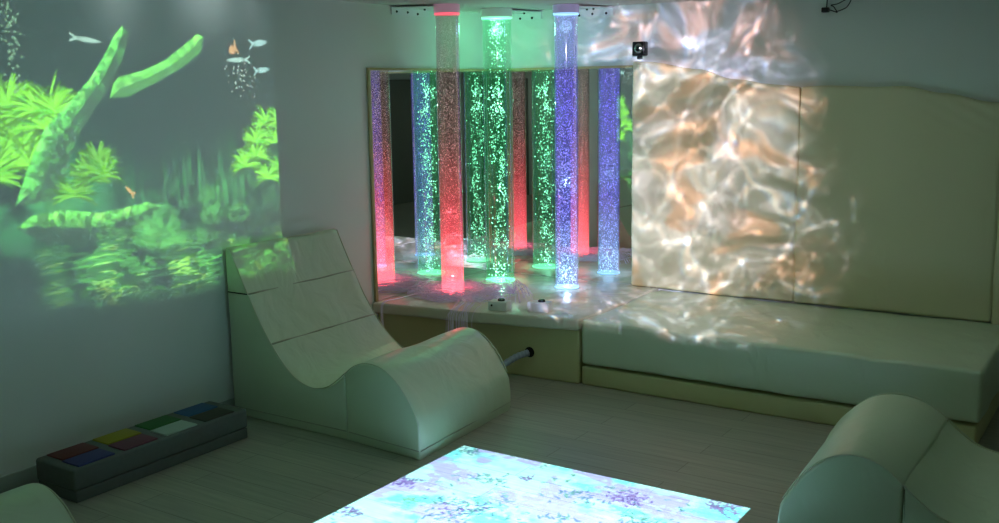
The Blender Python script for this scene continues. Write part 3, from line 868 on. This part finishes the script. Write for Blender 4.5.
# --- floor film (u = x, v = y) -------------------------------------------------
B = Paint(1.548, 3.178, -3.80, -2.566, 420, 320)
g = np.random.default_rng(8)
a1 = noise2((B.ny, B.nx), (7, 9), g, 5); a2 = noise2((B.ny, B.nx), (9, 7), g, 5); a3 = noise2((B.ny, B.nx), (40, 50), g, 3)
W = np.array([.26, .66, .78]); CY = np.array([.10, .56, .72]); LV = np.array([.24, .29, .70])
B.img[:] = W
k = smooth(.46, .62, a1)[..., None]; B.img = B.img*(1-k)+CY*k
k = (smooth(.46, .58, a2)*.95)[..., None]; B.img = B.img*(1-k)+LV*k
k = (smooth(.60, .74, a3)*.5)[..., None]; B.img = B.img*(1-k)+np.array([.34, .7, .8])*k
r = random.Random(12)
def leaves(c, sr, n, cols):
    for i in range(n):
        p = (c[0]+r.gauss(0, sr), c[1]+r.gauss(0, sr*.8)); a = r.uniform(0, PI); l = r.uniform(.012, .038)
        B.stroke(p, (p[0]+l*math.cos(a), p[1]+l*math.sin(a)), .0045, .001, r.choice(cols), .85)
VI = [(.06, .04, .26), (.10, .08, .34), (.13, .11, .36)]; TE = [(.03, .16, .22), (.04, .12, .28), (.06, .22, .24)]; GR = [(.06, .26, .22), (.10, .32, .26)]
for c, sr, n, cc in (((1.597, -3.154), .045, 46, VI), ((1.604, -3.564), .04, 26, VI), ((2.055, -3.248), .075, 80, TE+VI[:1]), ((1.927, -2.892), .05, 34, TE), ((2.102, -2.801), .02, 10, VI), ((2.639, -2.755), .05, 60, VI),
                     ((2.388, -2.851), .03, 18, TE), ((3.070, -2.629), .05, 46, VI), ((2.483, -3.131), .04, 20, TE), ((1.828, -2.483), .06, 26, GR), ((1.628, -2.622), .05, 24, TE), ((1.771, -3.326), .03, 14, GR), ((2.801, -2.962), .05, 20, TE), ((2.497, -2.870), .05, 16, TE)):
    leaves(c, sr, n, cc)
for i in range(40): leaves((r.uniform(1.6, 3.1), r.uniform(-3.75, -2.62)), .04, 4, TE+GR)
edge = np.minimum(np.minimum(B.U-B.u0, B.u1-B.U), np.minimum(B.V-B.v0, B.v1-B.V))
B.img *= (.25+.75*smooth(0, .006, edge))[..., None]
projector('ceiling_projector', 'dark ceiling projector aimed straight down at the floor, out of the picture', (3.05, -4.6, 2.34), 'floor', B.u0, B.u1, B.v0, B.v1, B.img, 3400, .10, None)

# --- oil-wheel film: light bent by rippled liquid, gathered into veils ---------
NX, NY = 480, 430
U0, U1, V0, V1 = -.45, 3.15, -.45, 2.72
g = np.random.default_rng(21)
def caustic(cells, k, octv, seed, chroma=.035):
    g = np.random.default_rng(seed)
    Hh = blur(noise2((NY, NX), cells, g, octv, .42), 10)
    gy, gx = np.gradient(Hh); sc_ = k/np.std(gx)
    acc = np.zeros((NY, NX, 3)); S = 4
    jy, jx = np.meshgrid(np.arange(NY), np.arange(NX), indexing='ij')
    for ch in range(3):
        kk = 1+chroma*ch
        for q in range(S*S):
            oy, ox = (q//S)/S, (q % S)/S
            x = jx+ox+gx*sc_*kk; y = jy+oy+gy*sc_*kk
            ix = np.clip(x.astype(int), 0, NX-1); iy = np.clip(y.astype(int), 0, NY-1)
            np.add.at(acc[:, :, ch], (iy, ix), 1/(S*S))
    return acc
def blur(a, n):
    for _ in range(n):
        a = (np.roll(a, 1, 0)+np.roll(a, -1, 0)+2*a)/4; a = (np.roll(a, 1, 1)+np.roll(a, -1, 1)+2*a)/4
    return a
acc = .35*blur(caustic((9, 9), 7, 2, 3, .09), 2)+.4*blur(caustic((16, 18), 5, 2, 8, .09), 2)+.35*blur(caustic((28, 30), 3.5, 2, 14, .1), 1)
E = Paint(U0, U1, V0, V1, NX, NY)
# swirls: curl the veils round a few slow eddies
wx = noise2((NY, NX), (6, 7), g, 3)-.5; wy = noise2((NY, NX), (6, 7), g, 3)-.5
iy, ix = np.meshgrid(np.arange(NY), np.arange(NX), indexing='ij')
iy = np.clip((iy+wy*62).astype(int), 0, NY-1); ix = np.clip((ix+wx*62).astype(int), 0, NX-1)
acc = blur(acc[iy, ix], 3)
acc = acc/acc.mean()
veil = np.zeros((NY, NX))
for cells, pw, wt in (((9, 7), 2.2, .45), ((20, 11), 2.2, .8), ((34, 20), 2.0, .6)):
    n_ = noise2((NY, NX), cells, g, 2)[iy, ix]; n_ = (n_-n_.mean())/n_.std()
    veil += wt*np.exp(-np.abs(n_)*pw)
    veil += wt*1.2*smooth(.2, 1.6, n_)
veil = blur(veil, 2)
acc = .5*acc+.65*veil[..., None]/veil.mean()
c = (1.50, 1.20)
d = np.hypot((E.U-c[0])/np.where(E.U > c[0], 1.42, 1.8), (E.V-c[1])/np.where(E.V > c[1], 1.62, 2.6))
env = np.clip(1-smooth(.12, 1.05, d+.30*(noise2((NY, NX), (5, 6), g, 3)-.5)), 0, 1)
h1 = noise2((NY, NX), (16, 14), g, 2)[iy, ix][..., None]; h2 = noise2((NY, NX), (14, 12), g, 2)[iy, ix][..., None]
tint = np.array([.78, .72, 1.0])*(1-smooth(.50, .70, h1))+np.array([1.0, .58, .60])*smooth(.50, .70, h1)
tint = tint*(1-smooth(.54, .70, h2)*.5)+np.array([.70, .62, 1.0])*smooth(.54, .70, h2)*.5
env = env*smooth(-.24, .08, E.V)
e3 = env[..., None]
E.img = np.clip(.20*acc**(1.4+1.3*(1-e3))*e3**.8+.05*e3, 0, 1)*tint
projector('effects_projector', 'dark effects projector aimed at the back wall, out of the picture', (3.9, -5.2, 2.36), 'back', U0, U1, V0, V1, E.img, 4500, .09, None)

# ------------------------------------------------------------------ unseen fill panels added to lift the dim room
def fill_panel(x, y, label, power, col):
    t = empty('fill_light', (x, y, CEIL-.001)); tag(t, label, 'fill light', 'added fill lights')
    box('frame', -.32, .32, -.32, .32, -.04, 0, M['white_plastic'], t, .005)
    box('diffuser', -.3, .3, -.3, .3, -.046, -.0405, emis('fill_diffuser', col, .25), t)
    l = bpy.data.lights.new('lamp', 'AREA'); l.size = .58; l.energy = power; l.color = col
    o = bpy.data.objects.new('lamp', l); C.objects.link(o); o.parent = t; o.location = (0, 0, -.05)
fill_panel(4.6, -7.6, 'added square fill light above the viewer, out of the picture', 3.6, (.80, 1, .80))
fill_panel(2.7, -1.75, 'added square fill light above the bench, just out of the picture', 3.8, (.80, 1, .80))
fill_panel(1.9, -4.3, 'added square fill light above the grey step, out of the picture', 1.4, (.55, 1, .80))

w = bpy.data.worlds.new('World'); sc.world = w; w.use_nodes = True
w.node_tree.nodes['Background'].inputs[0].default_value = (.01, .012, .012, 1)

# ------------------------------------------------------------------ camera
cam = bpy.data.cameras.new('Camera'); co = bpy.data.objects.new('Camera', cam); C.objects.link(co); sc.camera = co
cam.sensor_fit = 'HORIZONTAL'; cam.sensor_width = 36; cam.lens = 1020.64/999*36
cam.clip_start = .05
co.matrix_world = Matrix(((0.83552, -0.08089, 0.54347, 4.68025), (0.54926, 0.14904, -0.82225, -6.92275), (-0.01449, 0.98552, 0.16896, 1.94162), (0.0, 0.0, 0.0, 1.0)))

sc.view_settings.view_transform = 'Standard'; sc.view_settings.look = 'None'
sc.view_settings.exposure = 0.03; sc.view_settings.gamma = 1; sc.view_settings.use_curve_mapping = False
sc.cycles.use_denoising = True
sc.cycles.max_bounces = 10; sc.cycles.diffuse_bounces = 4; sc.cycles.glossy_bounces = 5; sc.cycles.transparent_max_bounces = 24
sc.cycles.sample_clamp_indirect = 4; sc.cycles.caustics_reflective = False
